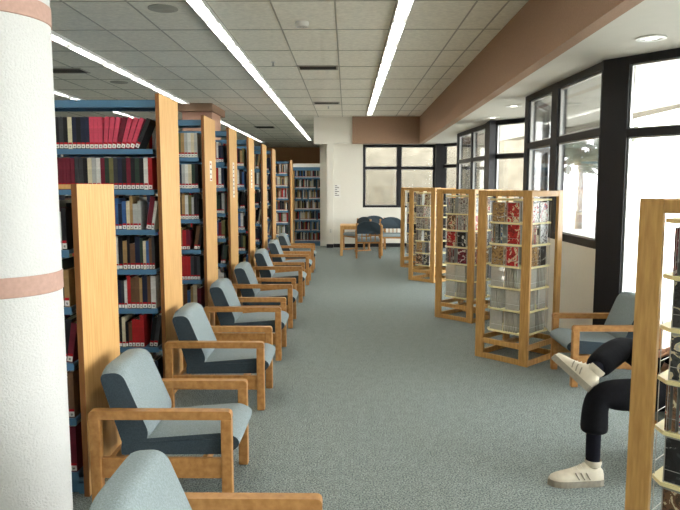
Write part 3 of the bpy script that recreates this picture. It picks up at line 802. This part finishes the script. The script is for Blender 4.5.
# ------------------------------------------------------------------ person
pr_ = empty('person', (1.95, 3.665, 0)); tag(pr_, 'seated person in black trousers and white trainers, ankle crossed on knee', 'person')
def skin_obj(name, chains, material, parent, root=None, sub=2, off=(1.95, 3.665, 0)):
    """chains: lists of (point, radius); equal points are shared"""
    vs, es, rad, idx = [], [], [], {}
    def vid(p, r):
        k = tuple(round(c, 4) for c in p)
        if k not in idx: idx[k] = len(vs); vs.append((p[0]-off[0], p[1]-off[1], p[2]-off[2])); rad.append(r)
        return idx[k]
    for ch in chains:
        ids = [vid(p, r) for p, r in ch]
        es += [(ids[i], ids[i+1]) for i in range(len(ids)-1)]
    me = bpy.data.meshes.new(name); me.from_pydata(vs, es, []); me.materials.append(material)
    o = bpy.data.objects.new(name, me); COL.objects.link(o); o.parent = parent
    o.modifiers.new('skin', 'SKIN').use_smooth_shade = True
    if not me.skin_vertices:
        bm = bmesh.new(); bm.from_mesh(me); bm.verts.layers.skin.verify(); bm.to_mesh(me); bm.free()
    for i, sv in enumerate(me.skin_vertices[0].data):
        r = rad[i]; sv.radius = (r, r) if not isinstance(r, tuple) else r
        sv.use_root = (i == (idx[tuple(round(c, 4) for c in root)] if root else 0))
    s = o.modifiers.new('sub', 'SUBSURF'); s.levels = sub; s.render_levels = sub
    return o
pel = (2.04, 3.67, .50)
hn, hf = (1.96, 3.58, .50), (1.97, 3.78, .51)        # near and far hip
kn, an = (1.395, 3.535, .495), (1.37, 3.49, .12)       # near knee, ankle (foot on floor)
kf, af = (1.74, 3.99, .655), (1.415, 3.645, .60)       # far knee, ankle resting on the near knee
ch = (2.16, 3.67, .90); nk = (2.165, 3.67, 1.07)
body = [[(pel, .10), ((2.09, 3.67, .66), .095), (ch, .11), (nk, .05), ((2.15, 3.67, 1.14), .05), ((2.125, 3.67, 1.20), .075), ((2.12, 3.67, 1.27), .092), ((2.13, 3.67, 1.32), .07)],
        [(pel, .10), (hn, .055), ((1.68, 3.56, .485), .05), (kn, .046), ((1.378, 3.52, .36), .05), ((1.372, 3.50, .2), .036), (an, .03), ((1.345, 3.488, .06), .026), ((1.25, 3.48, .045), .024), ((1.19, 3.475, .04), .018)],
        [(pel, .10), (hf, .055), ((1.86, 3.89, .58), .045), (kf, .045), ((1.60, 3.87, .635), .05), ((1.47, 3.73, .60), .036), (af, .034), ((1.365, 3.64, .565), .024), ((1.315, 3.70, .585), .02), ((1.285, 3.74, .605), .015)]]
def hand(base, d, up, side):
    """palm from the wrist 'base' along d, thumb on 'side'"""
    d = Vector(d).normalized(); up = Vector(up).normalized(); sd = Vector(side).normalized(); b = Vector(base)
    palm = b+d*.075; out = []
    for k, L in enumerate((.066, .078, .072, .056)):
        r0 = palm+sd*(.028-.019*k)
        out.append([(tuple(b), .024), (tuple(palm), .026), (tuple(r0+d*.018), .0095), (tuple(r0+d*(L*.55+.018)-up*.006), .0085), (tuple(r0+d*(L*.9+.012)-up*.026), .0075)])
    q = b+d*.03+sd*.028
    out.append([(tuple(b), .024), (tuple(q), .011), (tuple(q+d*.03+sd*.018), .0095), (tuple(q+d*.055+sd*.02-up*.01), .008)])
    return out
sh_n, sh_f = (2.17, 3.50, .99), (2.17, 3.84, .99)
el_n, el_f = (2.12, 3.435, .72), (2.14, 3.92, .72)
wr_n, wr_f = (1.93, 3.54, .63), (1.93, 3.83, .66)
for s_, e_, w_, sd in ((sh_n, el_n, wr_n, (0, 1, .1)), (sh_f, el_f, wr_f, (0, -1, .1))):
    body.append([(ch, .11), (s_, .052), (e_, .042), (w_, .026)])
    body += hand(w_, (-1, .05*sd[1], -.12), (0, 0, 1), sd)
# nose and ears grow from the head
body.append([((2.12, 3.67, 1.27), .092), ((2.035, 3.67, 1.235), .017), ((2.018, 3.67, 1.222), .012)])
for s_ in (-1, 1): body.append([((2.12, 3.67, 1.27), .092), ((2.13, 3.67+s_*.085, 1.235), .016), ((2.145, 3.67+s_*.096, 1.245), .014)])
skin_obj('body', body, M['skin'], pr_, root=pel)
LC_ = (1.95, 3.665, 0)
tr = [[(pel, .155), ((2.07, 3.67, .60), .15)],
      [(pel, .155), (hn, .11), ((1.68, 3.56, .488), .100), ((1.47, 3.545, .495), .092), ((1.398, 3.535, .482), .078), ((1.383, 3.525, .41), .076), ((1.378, 3.515, .33), .078), ((1.375, 3.505, .275), .080)],
      [(pel, .155), (hf, .11), ((1.91, 3.84, .55), .115), ((1.84, 3.90, .59), .10), (kf, .078), ((1.60, 3.87, .640), .086), ((1.49, 3.75, .610), .080), ((1.445, 3.70, .605), .074)]]
skin_obj('trousers', tr, M['trouser'], pr_, root=pel)
sk = [[((1.375, 3.505, .32), .045), ((1.372, 3.50, .2), .043), (an, .042), ((1.365, 3.489, .09), .04)]]
skin_obj('sock', sk, M['sock'], pr_); skin_obj('sock', [[((1.50, 3.765, .612), .04), (af, .041)]], M['sock'], pr_)
sw = [[((2.05, 3.67, .53), .175), ((2.09, 3.67, .66), .17), ((2.125, 3.67, .78), .165), ((2.16, 3.67, .92), .16), ((2.165, 3.67, 1.04), .075)]]
for s_, e_, w_ in ((sh_n, el_n, wr_n), (sh_f, el_f, wr_f)):
    mid = tuple(e_[i]*.3+w_[i]*.7 for i in range(3))
    sw.append([((2.16, 3.67, .92), .16), (s_, .075), (e_, .054), (mid, .042)])
skin_obj('shirt', sw, M['shirt'], pr_)
hb = bmesh.new(); bmesh.ops.create_uvsphere(hb, u_segments=24, v_segments=16, radius=1)
for v in list(hb.verts):
    if v.co.z < -.35 or (v.co.x < -.45 and v.co.z < .42): hb.verts.remove(v)
for v in hb.verts: v.co = Vector((2.138-1.95+v.co.x*.107, .005+v.co.y*.098, 1.285+v.co.z*.108))
me = bpy.data.meshes.new('hair'); hb.to_mesh(me); hb.free(); me.materials.append(M['hair'])
for p in me.polygons: p.use_smooth = True
o = bpy.data.objects.new('hair', me); COL.objects.link(o); o.parent = pr_
so = o.modifiers.new('s', 'SOLIDIFY'); so.thickness = .012
for s_ in (-1, 1):
    e = MB(); e.lathe([(.0005, -.007), (.006, -.004), (.008, 0), (.006, .004), (.0005, .007)], M['eye'], 12, X=Matrix.Translation((2.040-1.95, .005+s_*.032, 1.268))); e.build('eye', pr_, True)
e = MB(); e.tube([(2.046-1.95, -.02, 1.198), (2.036-1.95, .005, 1.196), (2.046-1.95, .03, 1.198)], .006, M['lip']); e.build('mouth', pr_, True)
def shoe(heel, toe_dir, up):
    """a low trainer; local x to the toe, z up"""
    x = Vector(toe_dir).normalized(); z = Vector(up); z = (z-x*z.dot(x)).normalized(); y = z.cross(x)
    X = Matrix(((x.x, y.x, z.x, heel[0]-LC_[0]), (x.y, y.y, z.y, heel[1]-LC_[1]), (x.z, y.z, z.z, heel[2]), (0, 0, 0, 1)))
    st = [(0, .030, .085), (.025, .042, .118), (.065, .045, .128), (.10, .045, .122), (.135, .047, .104), (.175, .051, .088), (.215, .053, .076), (.25, .049, .068), (.28, .036, .058), (.295, .016, .04)]
    b = MB(); P = []; n = 14
    for u, hw, hh in st:
        for k in range(n):
            a = PI*k/(n-1); P.append((u, hw*math.cos(a), .022+(hh-.022)*max(math.sin(a), 0)**.75))
    F = [(j*n+k, j*n+k+1, (j+1)*n+k+1, (j+1)*n+k) for j in range(len(st)-1) for k in range(n-1)]
    F += [tuple(range(n)), tuple(range(len(P)-n, len(P)))]
    b.poly(P, F, M['shoe'], X); up_ = b.build('shoe', pr_, True)
    s = MB(); out = [(u, hw+.004) for u, hw, _ in st]; out = [(-.006, .018)]+out+[(.306, .0)]
    o2 = [(u, w) for u, w in out]+[(u, -w) for u, w in reversed(out[:-1])]
    s.prism(o2, 0.001, .036, M['shoe_sole'], axis='z', X=X); s.build('sole', up_)
    p_ = MB()
    for sd in (-1, 1):
        for k in range(3):
            u = .085+.03*k
            p_.tube([(u, sd*.048, .045), (u+.012, sd*.046, .065), (u+.02, sd*.039, .082)], .0035, M['shoe_sole'], 6, X)
    p_.build('side_stripes', up_, True)
    l = MB()
    for k in range(5):
        u = .10+.022*k; hh = .125-.0115*k
        l.tube([(u, -.024, hh-.012), (u+.006, 0, hh+.001), (u, .024, hh-.012)], .0028, M['lace'], 6, X)
    l.build('laces', up_, True)
    c = MB(); c.lathe([(.040, .105), (.046, .125), (.044, .142), (.036, .128)], M['shoe'], 20, c=(.052, 0), X=X); c.build('collar', up_, True)
shoe((1.425, 3.495, 0), (-1, -.05, 0), (0, 0, 1))
shoe((1.352, 3.555, .505), (-.40, .70, .38), (.46, .16, .80))

# ------------------------------------------------------------------ light
w = bpy.data.worlds.new('sky'); scn.world = w; w.use_nodes = True
nt = w.node_tree; bg = nt.nodes['Background']; bg.inputs['Strength'].default_value = 9
tc = nt.nodes.new('ShaderNodeTexCoord'); gr = nt.nodes.new('ShaderNodeSeparateXYZ'); rp = nt.nodes.new('ShaderNodeValToRGB')
nt.links.new(tc.outputs['Generated'], gr.inputs[0]); nt.links.new(gr.outputs['Z'], rp.inputs['Fac'])
rp.color_ramp.elements[0].color = (1, 1, 1, 1); rp.color_ramp.elements[1].color = (.80, .90, 1, 1)
nt.links.new(rp.outputs['Color'], bg.inputs['Color'])

# ------------------------------------------------------------------ camera
cd = bpy.data.cameras.new('camera'); cam = bpy.data.objects.new('camera', cd); COL.objects.link(cam)
cd.sensor_width = 36; cd.lens = 650/680*36; cd.clip_start = .05; cd.clip_end = 200
pitch = math.atan(70/650); yaw = math.atan(7/650*math.cos(pitch))
cam.location = (0, 0, 1.66); cam.rotation_euler = (PI/2-pitch, 0, yaw)
scn.camera = cam
vs = scn.view_settings; scn.display_settings.display_device = 'sRGB'
vs.view_transform = 'Standard'; vs.look = 'None'; vs.gamma = 1; vs.use_curve_mapping = False; vs.exposure = .78
